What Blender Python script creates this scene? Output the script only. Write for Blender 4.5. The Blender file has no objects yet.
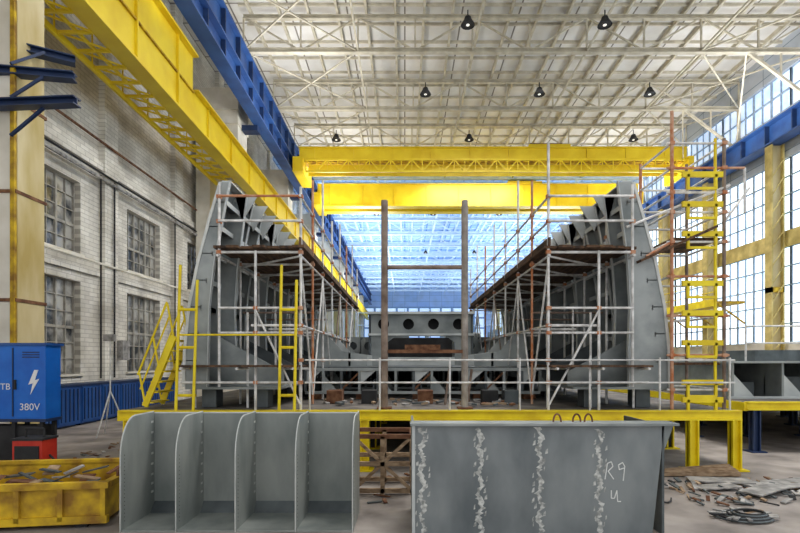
import bpy, math, random
from mathutils import Vector, Matrix
random.seed(7)
EYE=2.2
# ---------------------------------------------------------------- materials
def mat(name,c1,c2=None,scale=3.0,rough=0.6,metal=0.0,emit=0.0,bump=0.0,detail=6,lo=0.35,hi=0.65,stretch=(1,1,1)):
    m=bpy.data.materials.new(name); m.use_nodes=True
    nt=m.node_tree; b=nt.nodes['Principled BSDF']
    b.inputs['Roughness'].default_value=rough; b.inputs['Metallic'].default_value=metal
    tc=nt.nodes.new('ShaderNodeTexCoord'); mp=nt.nodes.new('ShaderNodeMapping')
    mp.inputs['Scale'].default_value=stretch
    nt.links.new(tc.outputs['Object'],mp.inputs['Vector'])
    n=nt.nodes.new('ShaderNodeTexNoise'); n.inputs['Scale'].default_value=scale; n.inputs['Detail'].default_value=detail
    nt.links.new(mp.outputs[0],n.inputs['Vector'])
    r=nt.nodes.new('ShaderNodeValToRGB')
    r.color_ramp.elements[0].position=lo; r.color_ramp.elements[1].position=hi
    r.color_ramp.elements[0].color=(*c1,1); r.color_ramp.elements[1].color=(*(c2 or c1),1)
    nt.links.new(n.outputs[0],r.inputs[0]); nt.links.new(r.outputs[0],b.inputs['Base Color'])
    if emit:
        nt.links.new(r.outputs[0],b.inputs['Emission Color']); b.inputs['Emission Strength'].default_value=emit
    if bump:
        bp=nt.nodes.new('ShaderNodeBump'); bp.inputs['Strength'].default_value=bump; bp.inputs['Distance'].default_value=0.02
        nt.links.new(n.outputs[0],bp.inputs['Height']); nt.links.new(bp.outputs[0],b.inputs['Normal'])
    return m
def brickmat(name,c1,c2,mortar,bw,bh,ms,axes='YZ',offset=0.5,rough=0.8,stain=0.3):
    m=bpy.data.materials.new(name); m.use_nodes=True
    nt=m.node_tree; b=nt.nodes['Principled BSDF']; b.inputs['Roughness'].default_value=rough
    tc=nt.nodes.new('ShaderNodeTexCoord'); s=nt.nodes.new('ShaderNodeSeparateXYZ'); c=nt.nodes.new('ShaderNodeCombineXYZ')
    nt.links.new(tc.outputs['Object'],s.inputs[0])
    nt.links.new(s.outputs[axes[0]],c.inputs[0]); nt.links.new(s.outputs[axes[1]],c.inputs[1])
    k=nt.nodes.new('ShaderNodeTexBrick'); k.offset=offset
    k.inputs['Scale'].default_value=1.0; k.inputs['Brick Width'].default_value=bw; k.inputs['Row Height'].default_value=bh
    k.inputs['Mortar Size'].default_value=ms; k.inputs['Color1'].default_value=(*c1,1); k.inputs['Color2'].default_value=(*c2,1)
    k.inputs['Mortar'].default_value=(*mortar,1); nt.links.new(c.outputs[0],k.inputs['Vector'])
    n=nt.nodes.new('ShaderNodeTexNoise'); n.inputs['Scale'].default_value=0.6; n.inputs['Detail'].default_value=8
    nt.links.new(tc.outputs['Object'],n.inputs['Vector'])
    r=nt.nodes.new('ShaderNodeValToRGB'); r.color_ramp.elements[0].position=0.35; r.color_ramp.elements[1].position=0.6
    q=1-stain; r.color_ramp.elements[0].color=(q,q*0.98,q*0.95,1); r.color_ramp.elements[1].color=(1,1,1,1)
    nt.links.new(n.outputs[0],r.inputs[0])
    mx=nt.nodes.new('ShaderNodeMix'); mx.data_type='RGBA'; mx.blend_type='MULTIPLY'; mx.inputs[0].default_value=1.0
    nt.links.new(k.outputs['Color'],mx.inputs[6]); nt.links.new(r.outputs[0],mx.inputs[7]); nt.links.new(mx.outputs[2],b.inputs['Base Color'])
    return m
M={}
M['steel']=mat('primed_steel',(0.20,0.225,0.225),(0.36,0.385,0.38),1.6,0.5,0.2)
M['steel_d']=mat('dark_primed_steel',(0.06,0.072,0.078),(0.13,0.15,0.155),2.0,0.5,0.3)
M['steel_l']=mat('pale_primed_steel',(0.42,0.45,0.45),(0.60,0.63,0.62),1.5,0.5,0.1)
M['bin']=mat('grey_green_primer',(0.20,0.225,0.215),(0.35,0.37,0.35),2.0,0.5,0.2,stretch=(1,1,0.4))
M['binedge']=mat('ground_plate_edge',(0.55,0.57,0.55),(0.70,0.71,0.68),4.0,0.5,0.15)
M['panel']=mat('blue_grey_primer',(0.12,0.14,0.15),(0.25,0.275,0.28),1.5,0.45,0.2,bump=0.05,stretch=(1,1,0.5))
M['weld']=mat('burnt_primer_weld',(0.24,0.25,0.24),(0.64,0.65,0.62),22,0.8)
M['rust']=mat('rusty_steel',(0.10,0.035,0.015),(0.25,0.12,0.06),6,0.85,0.1)
M['rustpost']=mat('rust_brown_pipe',(0.16,0.11,0.085),(0.32,0.25,0.20),4,0.8,0.1)
M['greypost']=mat('grey_rusted_pipe',(0.22,0.19,0.165),(0.42,0.38,0.34),4,0.75,0.15)
M['plank']=mat('scaffold_plank_wood',(0.035,0.02,0.013),(0.15,0.08,0.042),4,0.9,stretch=(3,0.6,1))
M['galv']=mat('galvanised_tube',(0.50,0.49,0.47),(0.88,0.87,0.85),5,0.5,0.1)
M['redox']=mat('red_oxide_tube',(0.46,0.14,0.04),(0.58,0.34,0.22),7,0.7)
M['yellow']=mat('yellow_paint',(0.74,0.54,0.0),(0.92,0.74,0.01),2.5,0.5)
M['yellow_c']=mat('crane_yellow_paint',(0.76,0.53,0.005),(0.88,0.67,0.02),0.8,0.45)
M['yellow_d']=mat('dirty_yellow_paint',(0.24,0.12,0.01),(0.70,0.46,0.01),3,0.7)
M['yellow_o']=mat('faded_ochre_paint',(0.42,0.32,0.10),(0.72,0.58,0.22),1.5,0.7)
M['blue']=mat('crane_blue_paint',(0.014,0.05,0.18),(0.026,0.09,0.28),1.0,0.5)
M['blue_l']=mat('cabinet_blue_paint',(0.0,0.10,0.48),(0.005,0.15,0.60),2,0.4)
M['blue_m']=mat('locker_blue_paint',(0.005,0.05,0.22),(0.01,0.08,0.30),2,0.4)
M['blue_d']=mat('navy_paint',(0.006,0.02,0.07),(0.012,0.035,0.11),2,0.5)
M['cream']=mat('cream_stained_concrete',(0.48,0.36,0.12),(0.74,0.64,0.40),1.0,0.85,stretch=(1,1,0.3))
M['conc']=mat('painted_concrete_column',(0.62,0.58,0.48),(0.84,0.80,0.71),0.9,0.85)
M['truss']=mat('truss_cream_paint',(0.44,0.40,0.31),(0.62,0.58,0.47),2,0.6)
M['trussb']=mat('truss_haze_blue_white',(0.58,0.74,0.92),(0.75,0.87,1.0),2,0.6)  # far steel lightened to blue-white, bright hazy distance put into the colour
M['dark']=mat('black_parts_and_shade',(0.012,0.012,0.013),(0.03,0.03,0.032),3,0.8)  # black for dark parts, also stands in for shade inside the hull
M['red']=mat('red_machine_paint',(0.5,0.02,0.01),(0.6,0.04,0.02),4,0.5)
M['white']=mat('white_paint',(0.8,0.8,0.8),None,4,0.6)
M['chalk']=mat('chalk_mark',(0.75,0.76,0.74),None,4,0.9)
M['wood']=mat('weathered_timber',(0.18,0.11,0.06),(0.42,0.30,0.19),6,0.9,stretch=(1,1,3))
M['scrap']=mat('scrap_steel',(0.18,0.175,0.17),(0.48,0.46,0.44),5,0.6,0.2)
M['deck']=mat('dusty_steel_deck',(0.08,0.07,0.065),(0.20,0.18,0.16),2,0.8)
M['floor']=mat('worn_concrete_floor',(0.14,0.12,0.108),(0.43,0.38,0.345),1.1,0.7,bump=0.2,detail=14,lo=0.3,hi=0.7)
M['glassL']=mat('dusty_window_glass',(0.035,0.04,0.045),(0.38,0.37,0.34),1.3,0.2,emit=0.15,lo=0.42,hi=0.6)
M['glassR']=mat('daylit_window_glass',(0.62,0.80,1.0),(0.90,0.96,1.0),0.35,0.3,emit=1.7)
M['glassC']=mat('clerestory_glass',(0.40,0.55,0.80),(0.75,0.85,1.0),0.5,0.3,emit=0.8)
M['glassF']=mat('hazy_far_glass',(0.45,0.66,1.0),(0.7,0.85,1.0),0.12,0.3,emit=0.7)
M['frame']=mat('window_frame_paint',(0.30,0.28,0.25),(0.45,0.43,0.38),4,0.6)
M['frameR']=mat('grey_blue_glazing_bar',(0.24,0.32,0.42),(0.36,0.45,0.55),4,0.6)
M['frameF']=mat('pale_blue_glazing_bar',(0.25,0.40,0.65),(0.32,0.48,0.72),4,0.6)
M['lamp']=mat('lamp_lens',(1,0.97,0.9),None,1,0.5,emit=0.6)
M['brick']=brickmat('whitewashed_brick',(0.90,0.87,0.80),(0.75,0.72,0.65),(0.54,0.51,0.46),0.5,0.16,0.012,'YZ',stain=0.35)
M['roof']=brickmat('roof_panels',(0.80,0.79,0.77),(0.68,0.68,0.67),(0.22,0.20,0.18),3.0,1.5,0.045,'XY',offset=0.0,stain=0.15)
M['roofb']=brickmat('roof_panels_haze_blue',(0.33,0.56,0.97),(0.42,0.63,1.0),(0.13,0.28,0.62),3.0,1.5,0.09,'XY',offset=0.0,stain=0.08)  # far roof: haze and skylight glow put into the blue tint
M['endw']=brickmat('end_wall_panels',(0.40,0.60,0.95),(0.50,0.68,1.0),(0.3,0.45,0.7),3.0,1.5,0.05,'XZ',offset=0.0,stain=0.1)  # pale blue carries the haze at the far end
M['sidew']=brickmat('side_wall_panels',(0.45,0.50,0.58),(0.54,0.58,0.65),(0.22,0.27,0.33),3.0,1.0,0.03,'YZ',offset=0.0,stain=0.15)
# ---------------------------------------------------------------- mesh builder
class B:
    def __init__(s,name): s.name=name; s.v=[]; s.f=[]; s.fm=[]; s.mats=[]
    def mi(s,m):
        if m not in s.mats: s.mats.append(m)
        return s.mats.index(m)
    def add(s,vs,fs,m):
        o=len(s.v); s.v+= [tuple(p) for p in vs]; k=s.mi(m)
        for f in fs: s.f.append([o+i for i in f]); s.fm.append(k)
    def box(s,x0,x1,y0,y1,z0,z1,m):
        s.add([(x0,y0,z0),(x1,y0,z0),(x1,y1,z0),(x0,y1,z0),(x0,y0,z1),(x1,y0,z1),(x1,y1,z1),(x0,y1,z1)],
              [(3,2,1,0),(4,5,6,7),(0,1,5,4),(1,2,6,5),(2,3,7,6),(3,0,4,7)],m)
    def beam(s,p,q,w,h,m,up=(0,0,1)):
        p=Vector(p);q=Vector(q);d=(q-p).normalized();u=Vector(up)
        if abs(d.dot(u))>0.98: u=Vector((0,1,0))
        a=d.cross(u).normalized()*w/2; b=a.cross(d).normalized()*h/2
        s.add([p-a-b,p+a-b,p+a+b,p-a+b,q-a-b,q+a-b,q+a+b,q-a+b],
              [(0,3,2,1)[::-1],(4,7,6,5)[::-1],(0,1,5,4),(1,2,6,5),(2,3,7,6),(3,0,4,7)],m)
    def tube(s,p,q,r,m,n=7):
        p=Vector(p);q=Vector(q);d=(q-p).normalized();u=Vector((0,0,1)) if abs(d.z)<0.9 else Vector((0,1,0))
        a=d.cross(u).normalized(); b=a.cross(d)
        vs=[]
        for c in (p,q):
            for i in range(n):
                t=2*math.pi*i/n; vs.append(c+(a*math.cos(t)+b*math.sin(t))*r)
        fs=[(i,(i+1)%n,n+(i+1)%n,n+i) for i in range(n)]+[tuple(range(n))[::-1],tuple(range(n,2*n))]
        s.add(vs,fs,m)
    def prism(s,pts,off,m):
        n=len(pts); off=Vector(off); vs=[Vector(p) for p in pts]+[Vector(p)+off for p in pts]
        s.add(vs,[tuple(range(n)),tuple(range(n,2*n))[::-1]]+[(i,n+i,n+(i+1)%n,(i+1)%n) for i in range(n)],m)
    def ibeam(s,p,q,h,w,t,m):
        p=Vector(p);q=Vector(q); z=Vector((0,0,1))
        s.beam(p,q,t,h,m); s.beam(p+z*(h/2),q+z*(h/2),w,t,m); s.beam(p-z*(h/2),q-z*(h/2),w,t,m)
    def holed(s,x0,x1,z0,z1,y,r,th,m,n=16,rx=None):
        cx=(x0+x1)/2; cz=(z0+z1)/2; rx=rx or r; inn=[];out=[]
        for i in range(n):
            t=2*math.pi*i/n+math.pi/4; c,sn=math.cos(t),math.sin(t)
            k=max(abs(c),abs(sn)); inn.append((cx+rx*c,cz+r*sn)); out.append((cx+(x1-x0)/2*c/k,cz+(z1-z0)/2*sn/k))
        vs=[(a,y,b) for a,b in out]+[(a,y,b) for a,b in inn]+[(a,y+th,b) for a,b in out]+[(a,y+th,b) for a,b in inn]
        fs=[]
        for i in range(n):
            j=(i+1)%n
            fs+=[(i,j,n+j,n+i),(2*n+j,2*n+i,3*n+i,3*n+j),(n+i,n+j,3*n+j,3*n+i),(j,i,2*n+i,2*n+j)]
        s.add(vs,fs,m)
    def build(s,parent=None,name=None,origin=True):
        xs=[p[0] for p in s.v];ys=[p[1] for p in s.v];zs=[p[2] for p in s.v]
        o=Vector(((min(xs)+max(xs))/2,(min(ys)+max(ys))/2,min(zs))) if origin else Vector((0,0,0))
        me=bpy.data.meshes.new(s.name); me.from_pydata([tuple(Vector(p)-o) for p in s.v],[],s.f)
        for m in s.mats: me.materials.append(M[m])
        for p,k in zip(me.polygons,s.fm): p.material_index=k
        me.update()
        ob=bpy.data.objects.new(name or s.name,me); bpy.context.collection.objects.link(ob); ob.location=o
        if parent: ob.parent=parent
        return ob
def dup(ob,dx=0,dy=0,dz=0,name=None):
    o=bpy.data.objects.new(name or ob.name.split('.')[0],ob.data); bpy.context.collection.objects.link(o)
    o.location=ob.location+Vector((dx,dy,dz)); return o
# ---------------------------------------------------------------- shell
YE=122; XL=-12.0; XR=21.5; ZR=20.4
b=B('floor'); b.box(-13,24,-6,YE,-0.2,0,'floor'); b.build(origin=False)
b=B('wall_left')
x0,x1=XL-0.6,XL
for z0,z1 in ((0,1.7),(5.1,6.1),(8.75,ZR)): b.box(x0,x1,-2,YE,z0,z1,'brick')
ws=[3.6+6*k for k in range(20)]
for zz in ((1.7,5.1),(6.1,8.75)):
    prev=-2
    for w in ws:
        if w>YE-4: break
        b.box(x0,x1,prev,w,zz[0],zz[1],'brick'); prev=w+2.9
    b.box(x0,x1,prev,YE,zz[0],zz[1],'brick')
for w in ws:
    if w<YE-6: b.box(XL,XL+0.25,w+4.0,w+4.9,0,ZR,'brick')
b.box(XL,XL+0.12,-2,YE,5.45,5.65,'brick'); b.box(XL,XL+0.18,-2,YE,9.6,9.9,'brick')
b.build(origin=False)
b=B('wall_pipework')
for z,r,m in ((5.9,.05,'conc'),(9.2,.07,'scrap'),(9.4,.04,'dark'),(10.6,.05,'rust')): b.tube((XL+.33,4,z),(XL+.33,60,z),r,m)
for y in (13.6,19.2,20.1,25.4,31.2): b.tube((XL+.33,y,1.5),(XL+.33,y,9.3),.035,'dark')
for y in (14.3,20.4,26.3): b.box(XL+.26,XL+.5,y,y+.5,2.2,3.0,'scrap')
b.build()
def window(y,z0,z1,name):
    b=B(name); X=XL-0.3
    b.box(X-0.02,X,y,y+2.9,z0,z1,'glassL')
    for i in range(7): yy=y+2.9*i/6; t=0.09 if i in(0,2,4,6) else 0.03; b.box(X,X+0.08,yy-t/2,yy+t/2,z0,z1,'frame')
    n=int((z1-z0)/0.5)
    for i in range(n+1): zz=z0+(z1-z0)*i/n; t=.05 if i==n//2 else .018; b.box(X+0.001,X+0.07,y,y+2.9,zz-t,zz+t,'frame')
    b.box(XL-0.25,XL+0.1,y-0.1,y+3.0,z0-0.08,z0,'conc')
    return b.build()
w1=window(ws[1],1.7,5.1,'window_1'); w2=window(ws[1],6.1,8.75,'window_2'); n=3
for w in ws[2:]:
    if w>YE-4: break
    dup(w1,dy=w-ws[1],name='window_%d'%n); dup(w2,dy=w-ws[1],name='window_%d'%(n+1)); n+=2
b=B('wall_right')
b.box(XR,XR+0.5,-2,YE,0,3.2,'conc'); b.box(XR,XR+0.5,-2,YE,8.6,9.5,'yellow_o'); b.box(XR,XR+0.5,-2,YE,13.6,16.4,'sidew'); b.box(XR,XR+0.5,-2,YE,18.6,ZR,'sidew')
b.build(origin=False)
def glaz(y):
    global n
    b=B('g')
    for z0,z1,rows,gm in ((3.2,8.6,5,'glassR'),(9.5,13.6,4,'glassR'),(16.4,18.6,2,'glassC')):
        b.box(XR+0.2,XR+0.22,y,y+6,z0,z1,gm)
        for i in range(9): yy=y+6*i/8; t=.05 if i%2==0 else .022; b.box(XR+0.1,XR+0.19,yy-t,yy+t,z0,z1,'frameR')
        for i in range(rows+1): zz=z0+(z1-z0)*i/rows; b.box(XR+0.09,XR+0.19,y,y+6,zz-0.035,zz+0.035,'frameR')
    o=b.build(name='window_%d'%n); n+=1; return o
g0=glaz(4)
for k in range(1,19): dup(g0,dy=6*k,name='window_%d'%n); n+=1
b=B('wall_far'); b.box(XL-.6,XR+.5,YE,YE+0.5,0,ZR,'endw')
b.build(origin=False)
b=B('window_far')
b.box(XL+2,XR-2,YE-0.2,YE-0.02,5,15,'glassF')
for i in range(12): xx=XL+2+29.5*i/11; b.box(xx-0.25,xx+0.25,YE-0.4,YE-0.2,5,15,'frameF')
for i in range(5): b.box(XL+2,XR-2,YE-0.35,YE-0.2,5+2.5*i-0.2,5+2.5*i+0.2,'frameF')
b.build(name='window_%d'%n)
b=B('ceiling'); YB=44.5
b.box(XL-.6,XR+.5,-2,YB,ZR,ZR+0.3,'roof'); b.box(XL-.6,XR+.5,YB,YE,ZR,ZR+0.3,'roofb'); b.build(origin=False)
b=B('roof_purlins')
xx=-8.0
while xx<XR:
    b.box(xx-0.06,xx+0.06,-2,YB,ZR-0.25,ZR,'truss'); b.box(xx-0.10,xx+0.10,YB,YE,ZR-0.2,ZR,'trussb'); xx+=1.5
yy=0
while yy<YE:
    b.box(-8.5,XR,yy-0.04,yy+0.04,ZR-0.14,ZR-0.001,'truss' if yy<YB else 'trussb'); yy+=1.5 if yy<YB else 3
b.build(origin=False)
def truss(mt):
    b=B('roof_truss'); L=-8.4; R=XR-0.1; zb=18.3; zt=ZR-0.35; Y=0; far=mt!='truss'; f=1.6 if far else 1
    b.ibeam((L,Y,zt),(R,Y,zt),0.18*f,0.2*f,0.04*f,mt); b.ibeam((L,Y,zb),(R,Y,zb),0.2*f,0.24*f,0.04*f,mt)
    k=10
    for i in range(k+1):
        x=L+(R-L)*i/k; b.beam((x,Y,zb),(x,Y,zt),0.08*f,0.08*f,mt)
        if i<k:
            xn=L+(R-L)*(i+1)/k
            if i%2: b.beam((x,Y,zb),(xn,Y,zt),0.08*f,0.08*f,mt)
            else: b.beam((x,Y,zt),(xn,Y,zb),0.08*f,0.08*f,mt)
    for i in range(0,k,2):
        x=L+(R-L)*i/k
        b.beam((x,Y,zb),(x,Y+6,zb),0.09*f,0.09*f,mt)
    b.beam((R,Y,15.6),(R-3.6,Y,zb),.14,.14,mt); b.beam((R,Y,15.6),(R,Y,zb),.16,.16,mt); b.beam((R-1.8,Y,16.95),(R-1.8,Y,zb),.08,.08,mt)   # knee brace
    if mt=='truss':
        for i in (0,8):
            x=L+(R-L)*i/k; xn=L+(R-L)*min(i+2,k)/k
            b.beam((x,Y,zb),(xn,Y+6,zb),0.07,0.07,mt); b.beam((xn,Y,zb),(x,Y+6,zb),0.07,0.07,mt)
        b.beam((R-3.6,Y,zb),(R-.2,Y+6,15.8),.08,.08,mt)
    return b.build()
t=truss('truss'); t.location.y=26.5+2.5
base=t.location.y
for y in (-18,-12,-6,6,12): dup(t,dy=y)
t2=truss('trussb'); t2.location.y=base+18
for k in range(1,12): dup(t2,dy=6.5*k)
# ---------------------------------------------------------------- columns and crane runways
def column(y):
    b=B('concrete_column')
    b.box(-11.7,-9.35,y,y+1.6,0,16.2,'conc'); b.box(-11.8,-9.3,y-0.15,y+1.75,15.4,15.8,'conc'); b.box(-11.8,-9.3,y-0.1,y+1.7,16.2,17.2,'conc')
    b.box(-11.8,-9.3,y-0.12,y+1.72,17.2,17.4,'conc'); b.box(-10.9,-9.9,y-0.03,y,1,13.5,'cream'); return b.build()
c=column(28)
for k in range(1,8): dup(c,dy=12*k)
b=B('crane_runway_column')
b.box(-10.5,-9.3,12.0,12.9,0,11.7,'cream'); b.box(-10.35,-9.45,11.96,12,0.2,11.6,'conc')
b.box(-10.6,-9.28,11.9,13,0,0.5,'conc')
for z in (3.6,6.2,8.4): b.box(-10.55,-9.28,11.93,12.97,z,z+0.08,'rust')
b.box(-9.4,-9.3,11.9,11.98,0.5,11.6,'yellow_d'); b.box(-10.5,-10.4,11.9,11.98,0.5,11.6,'yellow_d')
for (xe,ye,z,x0_) in ((-8.05,12.2,9.1,-10.4),(-7.6,11.6,8.2,-10.4),(-8.5,12.9,9.9,-10.4)):
    b.ibeam((x0_,11.8,z),(xe,ye,z),0.16,0.26,0.03,'blue_d'); b.beam((-9.3,11.8,z-0.7),((xe-9.3)/2,(ye+11.8)/2,z-0.1),0.06,0.06,'blue_d')
b.build()
b=B('crane_runway_girder')
zb=EYE+9.8
b.box(-9.02,-8.9,4,21,zb,zb+2.9,'yellow_c'); b.box(-9.02,-8.9,21,YE-1,zb,zb+1.5,'yellow_c')
b.box(-9.25,-8.65,4,YE-1,zb-0.08,zb,'yellow_c'); b.box(-9.25,-8.65,21,YE-1,zb+1.5,zb+1.56,'yellow_c'); b.box(-9.25,-8.65,4,21,zb+2.9,zb+2.98,'yellow_c')
yy=4.5
while yy<YE-2:
    b.box(-8.9,-8.8,yy-0.03,yy+0.03,zb,zb+(2.9 if yy<21 else 1.5),'yellow_c'); yy+=3
b.box(-8.9,-8.82,4,21,zb+1.4,zb+1.46,'yellow_d')
b.build()
b=B('crane_service_walkway')
b.box(-10.4,-10.3,4,27.5,zb-0.2,zb,'yellow_c'); b.box(-9.75,-9.7,4,27.5,zb-0.1,zb,'yellow_c')
yy=4
k=0
while yy<27:
    b.box(-10.3,-9.27,yy,yy+0.08,zb-0.12,zb-0.02,'yellow_c')
    b.beam((-10.3,yy,zb-0.07),(-9.29,yy+0.9,zb-0.07),0.05,0.05,'yellow_c')
    if k%2==0: b.tube((-10.38,yy,zb),(-10.38,yy,zb+1.1),0.03,'yellow_c')
    yy+=0.9;k+=1
b.tube((-10.38,4,zb+1.1),(-10.38,27,zb+1.1),0.03,'yellow_c'); b.tube((-10.38,4,zb+.55),(-10.38,27,zb+.55),0.03,'yellow_c')
b.build()
b=B('overhead_rail_girder')
zb=EYE+13.5; hb=2.3
b.box(-8.36,-8.26,4,YE-1,zb,zb+hb,'blue'); b.box(-8.62,-7.95,4,YE-1,zb-0.1,zb,'blue'); b.box(-8.62,-8.0,4,YE-1,zb+hb,zb+hb+.1,'blue')
b.box(-8.26,-7.95,4,YE-1,zb+0.9,zb+1.0,'blue')
yy=4.5
while yy<YE-2: b.box(-8.26,-8.05,yy-0.04,yy+0.04,zb,zb+hb,'blue_d'); yy+=2.0
for k in range(8): b.box(-9.3,-8.4,28.5+12*k,29.1+12*k,zb-.4,zb-.1,'blue_d')
b.build()
b=B('overhead_rail_girder')
zr=EYE+12.2
b.box(20.75,20.87,4,YE-1,zr,zr+1.1,'blue'); b.box(20.4,21.2,4,YE-1,zr-0.08,zr,'blue'); b.box(20.4,21.2,4,YE-1,zr+1.1,zr+1.18,'blue')
yy=4.5
while yy<YE-2: b.box(20.5,20.75,yy-0.04,yy+0.04,zr,zr+1.1,'blue_d'); yy+=2.0
b.build()
def rcol(y):
    b=B('steel_column')
    b.box(20.55,20.63,y,y+0.55,0,zr-0.1,'yellow_o'); b.box(21.2,21.28,y,y+0.55,0,zr-0.1,'yellow_o'); b.box(20.63,21.2,y+0.2,y+0.3,0,zr-0.1,'cream')
    z=0.5
    while z<zr-1.5: b.beam((20.6,y,z),(21.25,y,z+1),0.06,0.05,'yellow_o'); z+=1
    b.box(20.55,21.28,y,y+.55,6.0,6.3,'yellow_d')
    b.box(20.4,21.4,y-0.1,y+0.7,0,0.4,'conc'); return b.build()
c=rcol(16)
for k in range(1,17): dup(c,dy=6*k)
b=B('side_gallery')
b.box(18.6,20.4,30,70,5.6,5.75,'yellow_d'); b.box(18.55,18.65,30,70,5.45,5.9,'yellow')
for i in range(14):
    y=30+3*i; b.tube((18.6,y,5.75),(18.6,y,6.9),.035,'yellow'); b.beam((20.4,y,4.4),(18.8,y,5.55),.08,.08,'yellow_d')
for z in (6.3,6.9): b.tube((18.6,30,z),(18.6,70,z),.03,'yellow')
b.build()
def bridge(y,lat):
    b=B('overhead_bridge_crane'); z0=EYE+13.45; z1=EYE+15.25
    if lat: z0=EYE+14.3
    for dy in ((0,) if lat else (0,1.6)):
        b.box(-7.6,20.3,y+dy,y+dy+0.6,z0,z1,'yellow_c'); b.box(-7.6,20.3,y+dy-0.12,y+dy+0.72,z1,z1+0.08,'yellow_c'); b.box(-7.6,20.3,y+dy-0.12,y+dy+0.72,z0-0.08,z0,'yellow_d' if lat else 'yellow_c')
    x=-6.5
    while x<20: b.box(x-0.03,x+0.03,y-0.08,y,z0,z1,'yellow_c'); x+=2.8
    b.box(-7.9,-7.2,y-0.8,y+2.6,EYE+13.3,EYE+14.35,'yellow_c'); b.box(20.0,20.38,y-0.8,y+2.6,EYE+13.4,EYE+14.4,'yellow_c')
    if lat:
        zl=EYE+13.35; zh=z0-0.1
        for z in (zl,zh): b.beam((-7.0,y-0.6,z),(19.8,y-0.6,z),0.12,0.12,'yellow_c')
        b.box(-7.0,19.8,y+0.3,y+0.34,zl,zh,'yellow_c')
        x=-7.0; k=0
        while x<19.6:
            xn=x+0.75; a,c=(zl,zh) if k%2 else (zh,zl)
            b.beam((x,y-0.6,a),(xn,y-0.6,c),0.07,0.07,'yellow_c'); b.beam((x,y-0.6,zl),(x,y-0.6,zh),0.06,0.06,'yellow_c'); x=xn;k+=1
    b.box(9,12,y+0.2,y+2.2,z1+0.1,z1+0.4,'yellow_c'); b.tube((9.3,y+1.3,z1+0.6),(11.7,y+1.3,z1+0.6),0.3,'rust',12)
    return b.build()
bridge(36,True); bridge(43.5,False)
def lamp(x,y,z):
    b=B('pendant_lamp'); n=14
    pr=[(0.04,0.4),(0.14,0.38),(0.18,0.25),(0.26,0.12),(0.33,0.0)]
    for (r0,h0),(r1,h1) in zip(pr[:-1],pr[1:]):
        vs=[(x+r*math.cos(2*math.pi*i/n),y+r*math.sin(2*math.pi*i/n),z+h) for r,h in((r0,h0),(r1,h1)) for i in range(n)]
        b.add(vs,[(i,(i+1)%n,n+(i+1)%n,n+i) for i in range(n)],'dark')
    b.tube((x,y,z+0.03),(x,y,z+0.05),0.3,'dark',n); b.tube((x,y,z),(x,y,z+0.02),0.08,'lamp',n); b.tube((x,y,z+0.4),(x,y,18.3),0.03,'dark')
    return b.build()
lp=None
for y,xs_ in ((23,(2.9,9.2)),(29,(1.2,7.8,14.2)),(35,(-4.8,)),(35,(4.5,16.0)),(53,(-3,3,10)),(72,(-3,3,10))):
    for x in xs_:
        if lp is None: lp=lamp(x,y,17.6); X0,Y0=x,y
        else: dup(lp,dx=x-X0,dy=y-Y0)
# ---------------------------------------------------------------- assembly platform
def platform(x0,x1,y0,y1,z,legm,xs,name='assembly_platform'):
    b=B(name)
    b.box(x0,x1,y0+0.1,y1,z-0.06,z-0.01,'deck')
    b.ibeam((x0,y0,z-0.1),(x1,y0,z-0.1),0.17,0.16,0.03,'yellow')
    for x in (x0,x1): b.beam((x,y0,z-0.12),(x,y1,z-0.12),0.1,0.2,'yellow')
    y=y0
    while y<y1:
        for x in xs:
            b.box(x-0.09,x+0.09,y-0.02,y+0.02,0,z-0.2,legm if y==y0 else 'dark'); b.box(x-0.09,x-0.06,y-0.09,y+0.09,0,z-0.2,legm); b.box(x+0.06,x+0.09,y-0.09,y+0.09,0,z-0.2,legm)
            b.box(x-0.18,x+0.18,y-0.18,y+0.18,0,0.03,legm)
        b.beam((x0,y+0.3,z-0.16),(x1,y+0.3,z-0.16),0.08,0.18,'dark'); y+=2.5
    return b.build()
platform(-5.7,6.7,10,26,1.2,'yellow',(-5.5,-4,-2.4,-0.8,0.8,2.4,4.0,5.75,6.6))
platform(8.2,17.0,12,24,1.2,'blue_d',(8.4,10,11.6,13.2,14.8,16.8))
b=B('steel_hull_section')
for i in range(6):
    b.box(8.5+1.3*i,8.56+1.3*i,13,20,1.2,2.15,'steel'); b.box(8.5+1.3*i,9.5+1.3*i,13.6,13.65,1.2,1.6+0.15*(i%3),'steel_d')
    b.prism([(8.56+1.3*i,13.1,1.2),(9.2+1.3*i,13.1,1.2),(8.56+1.3*i,13.1,1.9)],(0,.04,0),'steel_l')
b.box(8.4,15.2,12.9,20,2.12,2.17,'steel'); b.box(8.4,15.2,12.95,13.0,1.2,1.26,'steel_l')
for x in (9,10.6,12.2,13.8): b.tube((x,13.2,2.17),(x,13.2,3.1),.025,'galv')
b.tube((9,13.2,3.1),(13.8,13.2,3.1),.025,'galv'); b.tube((9,13.2,2.65),(13.8,13.2,2.65),.025,'galv')
b.box(10.5,12.5,15,17,2.17,2.5,'steel_d')
b.build()
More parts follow.
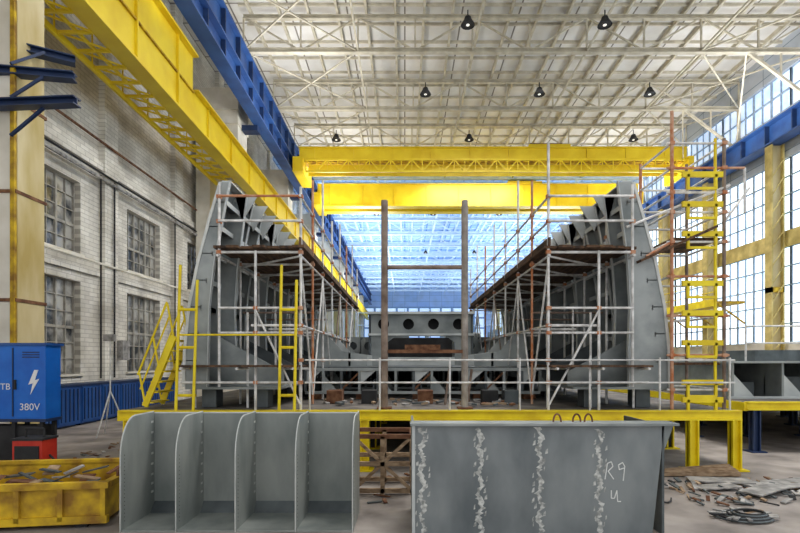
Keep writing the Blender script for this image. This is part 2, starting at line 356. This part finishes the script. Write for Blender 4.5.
# ---------------------------------------------------------------- hull block
CX=0.45
prof=[(4.20,5.85),(4.42,5.1),(4.66,4.2),(4.84,3.3),(4.93,2.4),(4.95,1.65)]
def side(sgn):
    b=B('hull_side_section'); y0=10.25; y1=25
    P=[(CX+sgn*a,z) for a,z in prof]
    for (xa,za),(xb,zb_) in zip(P[:-1],P[1:]):
        b.prism([(xa,y0,za),(xb,y0,zb_),(xb+sgn*0.04,y0,zb_),(xa+sgn*0.04,y0,za)],(0,y1-y0,0),'steel')
    def frame(y,d,m,th=0.04,fl=0.10,flm='steel_l'):
        for i,((xa,za),(xb,zb_)) in enumerate(zip(P[:-1],P[1:])):
            da=d*(0.35+0.65*i/4); db=d*(0.35+0.65*min(i+1,4)/4)
            b.prism([(xa,y,za),(xb,y,zb_),(xb-sgn*db,y,zb_),(xa-sgn*da,y,za)],(0,th,0),m)
            b.prism([(xa-sgn*da,y-fl/2,za),(xb-sgn*db,y-fl/2,zb_),(xb-sgn*(db+0.02),y-fl/2,zb_),(xa-sgn*(da+0.02),y-fl/2,za)],(0,fl,0),flm)
    frame(y0,0.8 if sgn>0 else .45,'steel',flm='steel_l')
    for i,((xa,za),(xb,zb_)) in enumerate(zip(P[:-1],P[1:])):
        b.prism([(xa,y0-.02,za),(xb,y0-.02,zb_),(xb+sgn*0.06,y0-.02,zb_),(xa+sgn*0.06,y0-.02,za)],(0,.03,0),'binedge')
    y=y0+0.8; k=0
    while y<y1:
        frame(y,0.42 if k%3 else .75,'steel')
        xa,za=P[0]; b.prism([(xa,y,za),(xa-sgn*.5,y,za),(xa-sgn*.15,y,za-.6)],(0,.03,0),'steel_l')
        y+=0.8; k+=1
    xa,za=P[0]; b.box(min(xa,xa-sgn*.18),max(xa,xa-sgn*.18),y0,y1,za,za+.03,'steel_l')
    for z in (2.2,2.75,3.3,3.85,4.4,4.95,5.45):
        for (xa,za),(xb,zb_) in zip(P[:-1],P[1:]):
            if zb_<=z<=za:
                t=(za-z)/(za-zb_); x=xa+(xb-xa)*t
                b.prism([(x,y0,z),(x-sgn*0.2,y0,z),(x-sgn*0.2,y0,z-0.02),(x,y0,z-0.02)],(0,y1-y0,0),'steel_d')
                b.prism([(x-sgn*0.2,y0,z+0.03),(x-sgn*0.2,y0,z-0.07),(x-sgn*0.22,y0,z-0.07),(x-sgn*0.22,y0,z+0.03)],(0,y1-y0,0),'steel_l')
    y=y0+0.5
    while y<y1:
        xb=P[-1][0]
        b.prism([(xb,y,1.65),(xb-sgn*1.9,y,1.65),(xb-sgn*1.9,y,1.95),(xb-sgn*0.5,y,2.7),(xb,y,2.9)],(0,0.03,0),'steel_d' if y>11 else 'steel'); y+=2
    x=P[-1][0]; b.box(min(x,x-sgn*1.95),max(x,x-sgn*1.95),y0,y1,1.6,1.65,'steel')
    yy=10.6
    while yy<25:
        for q in (.2,1.3): b.box(min(x-sgn*q,x-sgn*(q+.3)),max(x-sgn*q,x-sgn*(q+.3)),yy,yy+.4,1.2,1.6,'steel_d')
        yy+=3
    return b.build()
side(-1); side(1)
b=B('hull_bottom_section')
XA,XB=-2.5,3.4
for k,y in enumerate((12.6,14.6,16.8,19,22)):
    x=XA; i=0
    b.box(XA,XB,y-0.06,y+0.06,1.93,2.0,'steel'); b.box(XA,XB,y-0.06,y+0.06,1.35,1.42,'steel')
    while x<XB+.05:
        b.box(x-0.03,x+0.03,y-.05,y+.05,1.42,1.93,'steel' if i%2 else 'steel_d')
        if i%3==1: b.prism([(x+.03,y,1.42),(x+.35,y,1.42),(x+.03,y,1.8)],(0,.03,0),'steel')
        if i%4==2: b.beam((x,y,1.45),(x+.45,y,1.9),.04,.04,'rust')
        if i%3==0 and k==0 and x<3: b.prism([(x+.03,y,1.93),(x+.4,y,1.93),(x+.03,y,1.6)],(0,.03,0),'steel_l')
        x+=0.454; i+=1
b.box(XA,XB,12.9,25,2.0,2.03,'steel_d'); b.box(XA,XB,24.8,25,1.3,2.0,'dark'); b.box(XA,XB,18,18.1,1.35,2.0,'dark')  # dark boxes stand in for shade between the bottom frames
for x in (-2.4,-0.8,0.4,1.6,3.2): b.box(x,x+0.03,12.6,25,1.35,1.7,'steel_d')
for x in (-2.3,-1.1,0.35,1.9,3.2):
    for y in (12.8,16,20,24): b.box(x-0.15,x+0.15,y,y+0.3,1.2,1.35,'rust')
for sg in (-1,1):
    for y in (14,16,18,21):
        b.prism([(CX+sg*1.5,y,2.03),(CX+sg*2.95,y,2.03),(CX+sg*2.95,y,2.95),(CX+sg*2.65,y,2.95),(CX+sg*2.2,y,2.45),(CX+sg*1.5,y,2.35)],(0,0.05,0),'steel' if y!=16 else 'steel_l')
    b.box(min(CX+sg*2.6,CX+sg*2.95),max(CX+sg*2.6,CX+sg*2.95),14,25,2.95,3.0,'steel_l')
    b.box(CX+sg*2.0-.03,CX+sg*2.0+.03,14,25,2.03,2.4,'steel_d')
Y=17
z0,z1=3.1,3.75
for i in range(4):
    x=-1.15+0.85*i; b.holed(x,x+0.85,z0,z1,Y,0.19,0.06,'steel',16)
b.box(-1.15,2.25,Y+0.35,Y+0.38,3.05,3.75,'dark')  # dark sheet behind the holes, standing in for shade
b.box(-1.25,2.35,Y-0.25,Y+0.38,3.75,3.83,'steel_l'); b.box(-1.25,2.35,Y-0.15,Y+0.38,3.03,3.1,'steel_l')
b.prism([(-1.15,Y,2.03),(-0.6,Y,2.03),(-0.6,Y,2.8),(-0.3,Y,3.03),(-1.15,Y,3.03)],(0,0.06,0),'steel')
b.prism([(2.25,Y,2.03),(1.7,Y,2.03),(1.7,Y,2.8),(1.4,Y,3.03),(2.25,Y,3.03)],(0,0.06,0),'steel')
b.box(-0.6,1.7,Y+0.02,Y+0.06,2.03,2.3,'steel_l'); b.box(0.0,1.2,Y-0.1,Y+0.0,2.45,2.72,'rust'); b.box(-.6,1.7,Y+1,Y+1.05,2.03,3.0,'dark')  # last box: dark sheet standing in for shade in the opening
for x in (-1.2,2.3): b.box(x-0.03,x+0.03,Y,24.5,2.03,3.75,'steel_d')
for x in (-2.3,-1.7,2.3,2.85): b.holed(x,x+.55,2.4,3.1,19.5,.16,.05,'steel',14)
b.box(-2.4,-1.1,19.6,19.65,2.03,3.1,'steel_d'); b.box(2.3,3.4,19.6,19.65,2.03,3.1,'steel_d')
b.build()
# ---------------------------------------------------------------- scaffolding
def fit(b,x,y,z): b.box(x-0.045,x+0.045,y-0.045,y+0.045,z-0.035,z+0.035,'redox')
def scaffold(sgn):
    b=B('tube_scaffold')
    if sgn<0: xi=-2.1; xo=-3.75; xm=-3.0
    else: xi=2.9; xo=4.6; xm=3.9
    zd=4.5; r=0.028
    ys=[10.1,11.4,12.8,14.4,16.2,18,20,22]
    for k,y in enumerate(ys):
        top=(6.6,6.3,6.8,6.2)[k%4] if sgn>0 or k else 5.7
        zb=1.2
        b.tube((xi,y,zb),(xi,y,top),r,'redox' if k in(1,5) else 'galv'); b.tube((xo,y,zb if k else 1.66),(xo,y,5.75),r,'galv')
        b.tube((xi,y,zd-0.12),(xo,y,zd-0.12),r,'galv')
        b.tube((xi,y,2.9),(xi+sgn*1.0,y,2.9),r,'galv')
        for z in (2.2,2.9,zd-0.12,5.0,5.5): fit(b,xi,y,z)
        for z in (zd-0.12,5.0,5.5): fit(b,xo,y,z)
        if k<len(ys)-1:
            yn=ys[k+1]; b.tube((xi,y,1.3 if k%2 else 4.2),(xi,yn,zd-0.2 if k%2 else 1.4),0.022,'rustpost' if k==3 else 'galv')
            b.tube((xi,y,zd-.2),(xo,yn,zd-.2),0.022,'galv')
    for z in (2.9,zd-0.2,5.0,5.5): b.tube((xi,10.0,z),(xi,22.2,z),0.025,'galv')
    b.tube((xo,10.0,zd-0.2),(xo,22.2,zd-0.2),0.028,'galv')
    for z in (5.0,5.5): b.tube((xi,10.05,z),(xo,10.05,z),0.026,'redox' if z>5.2 and sgn<0 else 'galv')
    lo,hi=min(xi,xo),max(xi,xo)
    for j in range(7):
        w=(hi-lo+0.2)/7
        b.box(lo-0.1+w*j+0.01,lo-0.1+w*(j+1)-0.01,9.95+random.random()*.2,22.1,zd-0.05,zd,'plank')
    b.box(xi-0.02,xi+0.02,10,22,zd,zd+0.16,'plank')
    x2=-4.5 if sgn<0 else 4.9
    for z,m in ((1.75,'galv'),(2.75,'galv'),(3.25,'galv')):
        b.tube((xi,10.05,z),(xo if z>2 else x2,10.05,z),0.025,m)
    b.tube((xm,10.05,1.2),(xm,10.05,4.4),r,'galv')
    for z in (1.75,2.75,3.25): fit(b,xi,10.07,z); fit(b,xm,10.07,z)
    b.tube((xi,10.05,1.3),(xm,10.05,3.2),0.022,'galv')
    lo2,hi2=min(xi,x2),max(xi,x2)
    for j in range(3): b.box(lo2,hi2,9.85+0.22*j,10.05+0.22*j,2.06,2.1,'plank')
    for x in (lo2+.1,(lo2+hi2)/2,hi2-.1): b.tube((x,9.8,2.03),(x,10.6,2.03),0.026,'galv'); b.tube((x,10.5,1.2),(x,10.5,3.2),0.026,'galv')
    for y in (11.6,13.6): b.tube((xi,y,2.0),(x2,y,2.0),.025,'galv'); b.tube((xm,y,1.66),(xm,y,3.4),.025,'galv'); b.tube((xi,y,3.3),(xo,y,3.3),.025,'rustpost')
    for j in range(3): b.box(xm-.4+.27*j,xm-.15+.27*j,11,15,2.03,2.07,'plank')
    return b.build()
scaffold(-1); scaffold(1)
b=B('yellow_guard_frame')
for x in (-4.48,-4.14,-2.46,-2.16):
    b.tube((x,9.78,1.2),(x,9.98,4.1 if x in(-4.48,-2.46) else 3.8),0.03,'yellow')
for z in (1.5,2.45,3.2):
    b.tube((-4.48,9.9,z),(-4.14,9.9,z),0.03,'yellow'); b.tube((-2.46,9.9,z),(-2.16,9.9,z),0.03,'yellow')
b.tube((-4.48,9.9,2.7),(-2.16,9.9,2.7),0.02,'yellow')
b.build()
b=B('guard_rail')
x=-1.9
while x<6.6:
    b.tube((x,10.0,1.2),(x,10.0,2.25),0.02,'galv'); x+=1.4
for z in (1.75,2.2): b.tube((-2.0,10.0,z),(6.6,10.0,z),0.018,'galv')
b.build()
b=B('rusty_portal_frame')
for x,m in ((-0.42,'rustpost'),(1.24,'greypost')):
    b.tube((x,10.35,1.2),(x,10.35,5.5),0.07,m,12); b.box(x-0.15,x+0.15,10.2,10.5,1.2,1.23,'rust')
b.tube((-0.35,10.35,4.12),(1.2,10.35,4.12),0.045,'rustpost',10)
b.beam((-0.35,10.35,2.38),(1.2,10.35,2.38),0.1,0.07,'rust')
b.build()
b=B('deck_clutter')
for i in range(60):
    x=random.uniform(-1.9,2.4);y=random.uniform(10.6,12.2);a=random.uniform(0,3.1);l=random.uniform(.1,.4)
    b.beam((x,y,1.24),(x+l*math.cos(a),y+l*.4*math.sin(a),1.26),random.uniform(.04,.15),.04,random.choice(['scrap','wood','rust','steel_d']))
for x in (-1.8,-1.0,0.3,1.8,2.3):
    b.box(x,x+.35,11.5,11.9,1.2,1.5,random.choice(['steel_d','rust','dark']))
for x in (0.9,1.4): b.tube((x,11.2,1.2),(x+.1,11.2,2.0),.03,'rustpost')
b.build()
b=B('access_scaffold_tower')
px=(5.42,6.48); py=(10.15,11.5)
for x in px:
    for y in py: b.tube((x,y,1.2),(x,y,7.25 if (x,y)==(5.42,10.15) else 6.7),0.035,'redox' if x<6 else 'rustpost')
b.tube((6.3,10.15,1.2),(6.3,10.15,6.7),0.03,'yellow')
for z in (1.6,2.3,3.1,3.9,4.6,5.2,5.6,6.1,6.6):
    b.tube((px[0]-.1,py[0],z),(px[1]+.1,py[0],z),0.025,'redox' if int(z*10)%2 else 'galv'); b.tube((px[0],py[1],z),(px[1],py[1],z),0.025,'galv')
    for x in px: b.tube((x,py[0],z),(x,py[1],z),0.025,'galv'); fit(b,x,py[0],z)
for z in (2.1,4.65):
    for j in range(5): b.box(px[0]+0.05,px[1]-0.05,10.2+0.26*j,10.43+0.26*j,z,z+0.05,'plank')
for z in (2.55,3.15,3.75,4.75,5.35,5.95,1.75,1.4):
    b.beam((5.6,10.1,z),(6.42,10.1,z),0.05,0.11,'yellow'); b.beam((5.7,10.1,z-0.28),(6.3,10.1,z-0.28),0.04,0.05,'yellow')
    for x in (5.72,6.28): b.beam((x,10.1,z),(x,10.1,z-0.28),0.05,0.05,'yellow')
b.tube((4.9,10.15,4.3),(5.42,10.15,4.6),0.03,'redox'); b.tube((4.5,10.15,4.9),(6.6,10.15,5.75),0.026,'galv')
b.beam((4.75,10.3,4.2),(6.3,10.3,4.9),0.5,0.05,'plank')
b.tube((6.48,10.15,5.0),(7.0,10.15,5.7),0.025,'galv'); b.tube((6.48,10.15,6.1),(6.9,10.15,6.1),0.025,'redox'); b.tube((6.9,10.15,6.1),(6.9,10.15,5.2),0.025,'galv')
b.build()
b=B('yellow_access_stair')
for dy in (0,0.7):
    b.beam((-5.35,10.3+dy,1.25),(-4.75,10.3+dy,2.7),0.05,0.12,'yellow'); b.tube((-5.5,10.3+dy,1.9),(-4.9,10.3+dy,3.4),0.022,'yellow'); b.tube((-5.45,10.3+dy,1.6),(-4.85,10.3+dy,3.1),0.018,'yellow')
    for t in (0.02,0.5,0.98): b.tube((-5.35+.6*t,10.3+dy,1.2+1.5*t),(-5.48+.6*t,10.3+dy,1.9+1.5*t),0.022,'yellow')
for i in range(7): t=(i+.5)/7; b.box(-5.45+.6*t,-5.22+.6*t,10.3,11.0,1.2+1.5*t,1.23+1.5*t,'yellow')
b.build()
# ---------------------------------------------------------------- foreground steel
b=B('steel_bracket_section')
yf,yb,H=6.4,7.25,1.45
xs=[-3.65,-2.94,-2.18,-1.41,-0.68]
for x in xs:
    arc=[(yf+0.35*(1-math.cos(math.pi/2*i/8)),0.95+0.5*math.sin(math.pi/2*i/8)) for i in range(9)]
    out=[(yb,0.0),(yf,0.0)]+arc+[(yb,H)]
    b.prism([(x,p,q) for p,q in out],(0.022,0,0),'bin')
    ed=[(yf,0.0)]+arc+[(yb,H)]
    for (p,q),(p2,q2) in zip(ed[:-1],ed[1:]): b.beam((x+.011,p-.002,q+.002),(x+.011,p2-.002,q2+.002),.026,.008,'binedge',up=(1,0,0))
b.box(xs[0],xs[-1]+0.02,yb,yb+0.02,0,H-0.02,'bin'); b.box(xs[0],xs[-1]+0.02,yf,yb,0.0,0.02,'bin')
b.box(xs[0],xs[-1]+0.02,yb-.005,yb+0.025,H-0.02,H-.005,'binedge')
for i in range(4):
    xa,xb=xs[i]+0.022,xs[i+1]
    b.prism([(xa,yb-0.12,0.02),(xa,yb,0.02),(xa,yb,0.16)],(xb-xa,0,0),'steel_d')
    for z in (0.3,0.42,0.55,0.7,0.85,1.0,1.15,1.3):
        b.box(xa+0.001,xa+.004,yb-.1,yb-.04,z,z+.03,'binedge')
for x in xs:
    for z in [0.12+.05*i for i in range(18)]: b.tube((x+0.022,yf+0.07,z),(x+0.024,yf+0.07,z),0.007,'dark',6)
b.build()
b=B('welded_steel_panel')
yp=6.3; xa,xb=0.09,3.22
b.prism([(xa,yp,0),(xb-0.1,yp,0),(xb+0.05,yp,1.38),(xa,yp,1.38)],(0,0.03,0),'panel')
b.box(xa-0.02,xb+0.2,yp-0.08,yp+0.22,1.38,1.41,'steel'); b.box(xb+0.02,xb+0.05,yp,yp+1.1,0,1.38,'steel_d'); b.box(xa,xa+0.03,yp,yp+1.1,0,1.38,'panel')
for x in (0.9,1.65,2.4): b.box(x,x+0.02,yp+0.03,yp+0.9,0,1.3,'panel')
b.box(xa,xa+0.04,yp-0.03,yp,0,1.38,'steel_l')
b.prism([(xb+.05,yp+.02,1.38),(xb+.18,yp+.02,1.38),(xb-.0,yp+.02,.9)],(0,.02,0),'steel')
for cx in (0.22,0.95,1.70,2.45):
    zz=0.02; k=0; L=[];R=[]
    while zz<1.36:
        c=cx+0.022*math.sin(zz*22)+random.uniform(-.016,.016); w=random.uniform(0.012,0.042)
        L.append((c-w*random.uniform(.7,1.4),yp-0.004,zz)); R.append((c+w*random.uniform(.7,1.4),yp-0.004,zz)); zz+=random.uniform(0.012,0.03); k+=1
    m=len(L); b.add(L+R,[(i,m+i,m+i+1,i+1) for i in range(m-1)],'weld')
    zz=0.1
    while zz<1.3:
        dx=random.uniform(.05,.09)*(1 if random.random()<.5 else -1); w=random.uniform(.008,.02)
        b.add([(cx+dx-w,yp-.003,zz),(cx+dx+w,yp-.003,zz+.01),(cx+dx+w,yp-.003,zz+.07),(cx+dx-w*.4,yp-.003,zz+.05)],[(0,1,2,3)],'weld'); zz+=random.uniform(.06,.16)
for x in (1.95,2.2,2.35):
    for i in range(10):
        a0=math.pi*i/10; a1=math.pi*(i+1)/10
        b.tube((x+0.05*math.cos(a0),yp+0.1,1.41+0.1*math.sin(a0)),(x+0.05*math.cos(a1),yp+0.1,1.41+0.1*math.sin(a1)),0.012,'rust',6)
panel=b.build()
def text(s,size,loc,rot,m,parent,name):
    c=bpy.data.curves.new(name,'FONT'); c.body=s; c.size=size; c.extrude=0.001; c.materials.append(M[m])
    o=bpy.data.objects.new(name,c); bpy.context.collection.objects.link(o); o.rotation_euler=rot
    o.parent=parent; o.location=Vector(loc)-parent.location; return o
def stroke(bd,pts,y,r=.007):
    for (a,c),(a2,c2) in zip(pts[:-1],pts[1:]): bd.tube((a,y,c),(a2,y,c2),r,'chalk',5)
b=B('chalk_mark')
stroke(b,[(2.52,.70),(2.55,.9),(2.60,.92),(2.62,.86),(2.56,.80),(2.63,.70)],yp-.004)
stroke(b,[(2.76,.84),(2.70,.82),(2.69,.88),(2.74,.91),(2.77,.86),(2.75,.68)],yp-.004)
stroke(b,[(2.60,.56),(2.60,.46),(2.64,.46),(2.67,.56),(2.68,.42),(2.72,.42)],yp-.004)
cm=b.build(); wl=cm.location.copy(); cm.parent=panel; cm.location=wl-panel.location
b=B('rusty_trestle')
x0,x1,y0,y1,h=-0.85,0.12,8.2,9.0,0.95
for x in (x0,(x0+x1)/2,x1):
    for y in (y0,y1): b.beam((x,y,0),(x,y,h),0.07,0.07,'wood')
for y in (y0,y1):
    for z in (0.06,0.5,h): b.beam((x0-0.06,y,z),(x1+0.06,y,z),0.07,0.07,'rust' if z>.6 else 'wood')
    if y==y0:
        b.beam((x0,y,0.06),((x0+x1)/2,y,0.5),0.05,0.05,'wood'); b.beam((x1,y,0.06),((x0+x1)/2,y,0.5),0.05,0.05,'wood'); b.beam((x0,y,h),((x0+x1)/2,y,.5),0.05,0.05,'wood'); b.beam((x1,y,h),((x0+x1)/2,y,.5),0.05,0.05,'wood')
for x in (x0,x1): b.beam((x,y0,h),(x,y1,h),0.07,0.07,'rust'); b.beam((x,y0,.3),(x,y1,.3),0.06,0.06,'wood')
b.build()
b=B('yellow_scrap_skip')
X0,X1,Y0,Y1,h=-1.55,1.55,-0.8,0.8,0.55
for x in (X0,X1): b.box(x-0.02,x+0.02,Y0,Y1,0.1,h,'yellow_d')
for y in (Y0,Y1): b.box(X0,X1,y-0.02,y+0.02,0.1,h,'yellow_d')
b.box(X0,X1,Y0,Y1,0.08,0.12,'yellow_d')
for y in (Y0-.03,Y1+.03): b.box(X0-.07,X1+.07,y-0.05,y+0.05,h-0.03,h+0.05,'yellow_d'); b.box(X0-.05,X1+.05,y-.04,y+.04,0.06,0.16,'yellow_d')
for x in (X0-.03,X1+.03): b.box(x-0.05,x+0.05,Y0,Y1,h-0.03,h+0.05,'yellow_d')
for i in range(7):
    x=X0+(X1-X0)*i/6; b.box(x-.03,x+.03,Y0-.07,Y0-.02,.1,h,'yellow_d')
for x in (X0+.3,X1-.3): b.box(x-.08,x+.08,Y0,Y1,0,0.08,'dark')
for x in (X0-.05,X1+.05):
    for y in (-.5,.5): b.tube((x,y,h+.02),(x,y,h+.14),0.03,'rust')
for i in range(46):
    x=random.uniform(-1.3,1.2);y=random.uniform(-.55,.55);z=random.uniform(.25,.5);a=random.uniform(0,3)
    b.beam((x,y,z),(x+.35*math.cos(a),y+.2*math.sin(a),z+random.uniform(-.05,.15)),random.uniform(.05,.2),0.02,random.choice(['scrap','rust','steel_d','wood']))
sk=b.build(); sk.location=(-5.62,7.2,0); sk.rotation_euler=(0,0,math.radians(8))
b=B('electrical_cabinet')
yc=10.2; XC=-7.33
b.box(-8.9,XC,yc,yc+.45,1.0,2.5,'blue_l'); b.box(-8.95,XC+.04,yc-.04,yc+.5,2.5,2.55,'blue_m'); b.box(-8.92,XC+.02,yc-.03,yc+.48,0.94,1.0,'blue_d')
for x in (-8.8,-8.0,XC-.1):
    for y in (yc+.05,yc+.4): b.beam((x,y,0),(x,y,0.96),0.07,0.07,'dark')
b.box(-8.7,-7.5,yc+.08,yc+.42,0.1,0.85,'dark')
b.box(-8.0,-7.98,yc-.02,yc,1.05,2.45,'blue_d'); b.box(-7.95,-7.92,yc-.04,yc,1.6,1.8,'dark')
for z in (2.25,2.3,2.35): b.box(-7.8,-7.45,yc-.01,yc,z,z+.02,'blue_d')
b.prism([(-7.55,yc-.015,2.0),(-7.67,yc-.015,1.7),(-7.58,yc-.015,1.73),(-7.63,yc-.015,1.5),(-7.45,yc-.015,1.82),(-7.54,yc-.015,1.79),(-7.47,yc-.015,2.0)],(0,.01,0),'white')
cab=b.build()
text('380V',0.2,(-7.85,yc-.02,1.18),(math.pi/2,0,0),'white',cab,'voltage_sign'); text('TB',0.18,(-8.24,yc-.02,1.6),(math.pi/2,0,0),'white',cab,'cabinet_sign')
b=B('welding_machine')
b.box(-7.3,-6.75,9.3,9.7,0.15,0.7,'red'); b.box(-7.25,-6.8,9.28,9.3,0.25,0.6,'dark'); b.box(-7.32,-6.73,9.28,9.72,.70,.74,'dark')
for x in (-7.2,-6.85):
    for y in (9.35,9.65): b.tube((x-.03,y,.08),(x+.03,y,.08),.08,'dark',12)
b.tube((-7.2,9.5,.9),(-6.85,9.5,.9),.02,'dark'); b.tube((-7.2,9.5,.73),(-7.2,9.5,.9),.02,'dark'); b.tube((-6.85,9.5,.73),(-6.85,9.5,.9),.02,'dark')
b.tube((-6.75,9.5,.4),(-6.2,9.3,.02),.02,'dark'); b.tube((-6.2,9.3,.02),(-5.3,9.6,.02),.02,'dark')
b.build()
b=B('blue_storage_locker')
for i in range(9):
    y=13.4+i*1.15; b.box(-11.6,-10.9,y,y+1.12,0.08,1.35,'blue_m'); b.box(-10.9,-10.88,y+.04,y+1.08,.14,1.3,'blue_m')
    for j in range(5): b.box(-10.88,-10.86,y+.12+j*.2,y+.16+j*.2,.2,1.25,'blue_d')
    b.box(-11.5,-11,y+.1,y+1,0,.08,'blue_d')
b.box(-11.65,-10.85,13.4,23.8,1.35,1.4,'blue_d')
b.build()
b=B('lighting_tripod')
for a in (0.3,2.4,4.5): b.tube((-8.6,14.6,1.3),(-8.6+.5*math.cos(a),14.6+.5*math.sin(a),0),.02,'galv')
b.tube((-8.6,14.6,1.2),(-8.6,14.6,2.8),.02,'galv'); b.box(-8.75,-8.45,14.5,14.65,2.75,2.95,'scrap')
b.build()
b=B('scrap_plate_pile')
for (x,y,w,d,a) in ((6.5,8.6,1.3,.5,.2),(5.6,8.9,1.0,.4,-.3),(6.9,8.3,.8,.4,.6),(5.3,8.5,.7,.3,.1),(5.9,8.2,.9,.35,.5)):
    z=random.uniform(.03,.08); b.beam((x-w/2*math.cos(a),y-w/2*math.sin(a),z),(x+w/2*math.cos(a),y+w/2*math.sin(a),z+.03),d,.02,'scrap')
for i in range(130):
    x=random.uniform(4.4,7.9);y=random.uniform(7.5,9.0);a=random.uniform(0,3.1);l=random.uniform(.05,.3)
    b.beam((x,y,.02),(x+l*math.cos(a),y+l*math.sin(a),.03+random.random()*.06),random.uniform(.02,.1),.02,random.choice(['scrap','wood','rust','steel_d','dark']))
b.build()
b=B('timber_pile')
for i in range(5): b.beam((4.7+.1*i,9.45+.06*i,.06),(6.3,9.4+.08*i,.06+.02*i),.08,.08,'wood')
b.build()
b=B('cable_coil')
for k in range(6):
    r=.34-.035*k
    for i in range(20):
        a0=2*math.pi*i/20;a1=2*math.pi*(i+1)/20
        b.tube((4.7+r*math.cos(a0)*1.1+.02*k,6.95+r*math.sin(a0)*.8,.03+.012*k),(4.7+r*math.cos(a1)*1.1+.02*k,6.95+r*math.sin(a1)*.8,.03+.012*k),.014,'dark' if k%2 else 'steel_d',5)
for i in range(14):
    a=random.uniform(0,6.28); b.beam((4.7,6.95,.05),(4.7+.45*math.cos(a),6.95+.3*math.sin(a),.06),.05,.02,random.choice(['dark','scrap','wood']))
b.build()
b=B('oxygen_hose')
pts=[(3.4+.09*i,7.9+.25*math.sin(i*.7),.02) for i in range(10)]
for p,q in zip(pts[:-1],pts[1:]): b.tube(p,q,.013,'dark',5)
b.build()
b=B('scrap_offcuts')
for i in range(120):
    x=random.uniform(-5.0,-3.6) if i%2 else random.uniform(-7.6,-6); y=random.uniform(8.6,9.6) if i%2 else random.uniform(11,13.5);a=random.uniform(0,3.1);l=random.uniform(.05,.3)
    b.beam((x,y,.015),(x+l*math.cos(a),y+l*math.sin(a),.02),random.uniform(.02,.08),.015,random.choice(['scrap','wood','rust','steel_d']))
for i in range(40):
    x=random.uniform(-.6,3.6);y=random.uniform(7.5,9.6);a=random.uniform(0,3.1);l=random.uniform(.05,.3)
    b.beam((x,y,.015),(x+l*math.cos(a),y+l*math.sin(a),.02),random.uniform(.02,.08),.015,random.choice(['scrap','wood','rust','steel_d']))
b.build()
b=B('steel_assembly_stack')
for i in range(9):
    x=-6.5+i*2.4; h=2.2+(i*37%5)*.5
    b.box(x,x+2,34,38,0.3,0.3+h,'steel_d'); b.box(x-.1,x+2.1,33.9,38,.3+h,.38+h,'steel_l'); b.box(x+.3,x+.5,33.8,34,.3,.3+h,'rust'); b.box(x,x+2,34.2,37.8,0,.3,'rust')
b.build()
b=B('distant_hull_block')
for i in range(11):
    x=-6+i*2.2; h=5.0+1.2*math.sin(i*1.7)
    b.box(x,x+.25,62,70,0,h,'steel'); b.box(x,x+2.2,64,64.2,0,h*.7,'steel_d'); b.box(x,x+2.2,62,70,h*.7,h*.7+.15,'steel_l')
for i in range(8): b.tube((-6+3*i,61.5,0),(-6+3*i,61.5,8.5),.06,'trussb')
for z in (2.5,4.5,6.5,8): b.tube((-6,61.5,z),(15,61.5,z),.05,'trussb')
b.build()
# ---------------------------------------------------------------- light
w=bpy.data.worlds.new('hall_daylight'); bpy.context.scene.world=w; w.use_nodes=True
bg=w.node_tree.nodes['Background']; bg.inputs[0].default_value=(0.96,0.98,1,1); bg.inputs[1].default_value=1.12
def area(name,loc,rot,sx,sy,p,c=(1,1,1)):
    l=bpy.data.lights.new(name,'AREA'); l.shape='RECTANGLE'; l.size=sx; l.size_y=sy; l.energy=p; l.color=c
    o=bpy.data.objects.new(name,l); bpy.context.collection.objects.link(o); o.location=loc; o.rotation_euler=rot; return o
for y in (12,26,40):
    area('high_bay_light',(6,y,17.9),(0,0,0),8,3,1900,(1,0.98,0.95))
for y in (14,27,40.5):
    for x in (-5.5,18.5): area('ceiling_fill_light',(x,y,14.2),(math.pi,0,0),2,9,520,(1,0.98,0.95))  # added fill aimed up at the ceiling, no real fittings
for y in (56,76,98):
    for x in (-4,16): area('ceiling_fill_light',(x,y,11),(math.pi,0,0),4,14,2300,(0.85,0.93,1))  # added cool fill to brighten the far roof, no real fittings
# ---------------------------------------------------------------- camera
cd=bpy.data.cameras.new('camera'); cd.sensor_width=36; cd.lens=22.5; cd.shift_y=0.117; cd.shift_x=-0.006; cd.clip_end=400
co=bpy.data.objects.new('camera',cd); bpy.context.collection.objects.link(co); co.location=(0,0,EYE); co.rotation_euler=(math.pi/2,0,0)
bpy.context.scene.camera=co
bpy.context.scene.view_settings.view_transform='Standard'
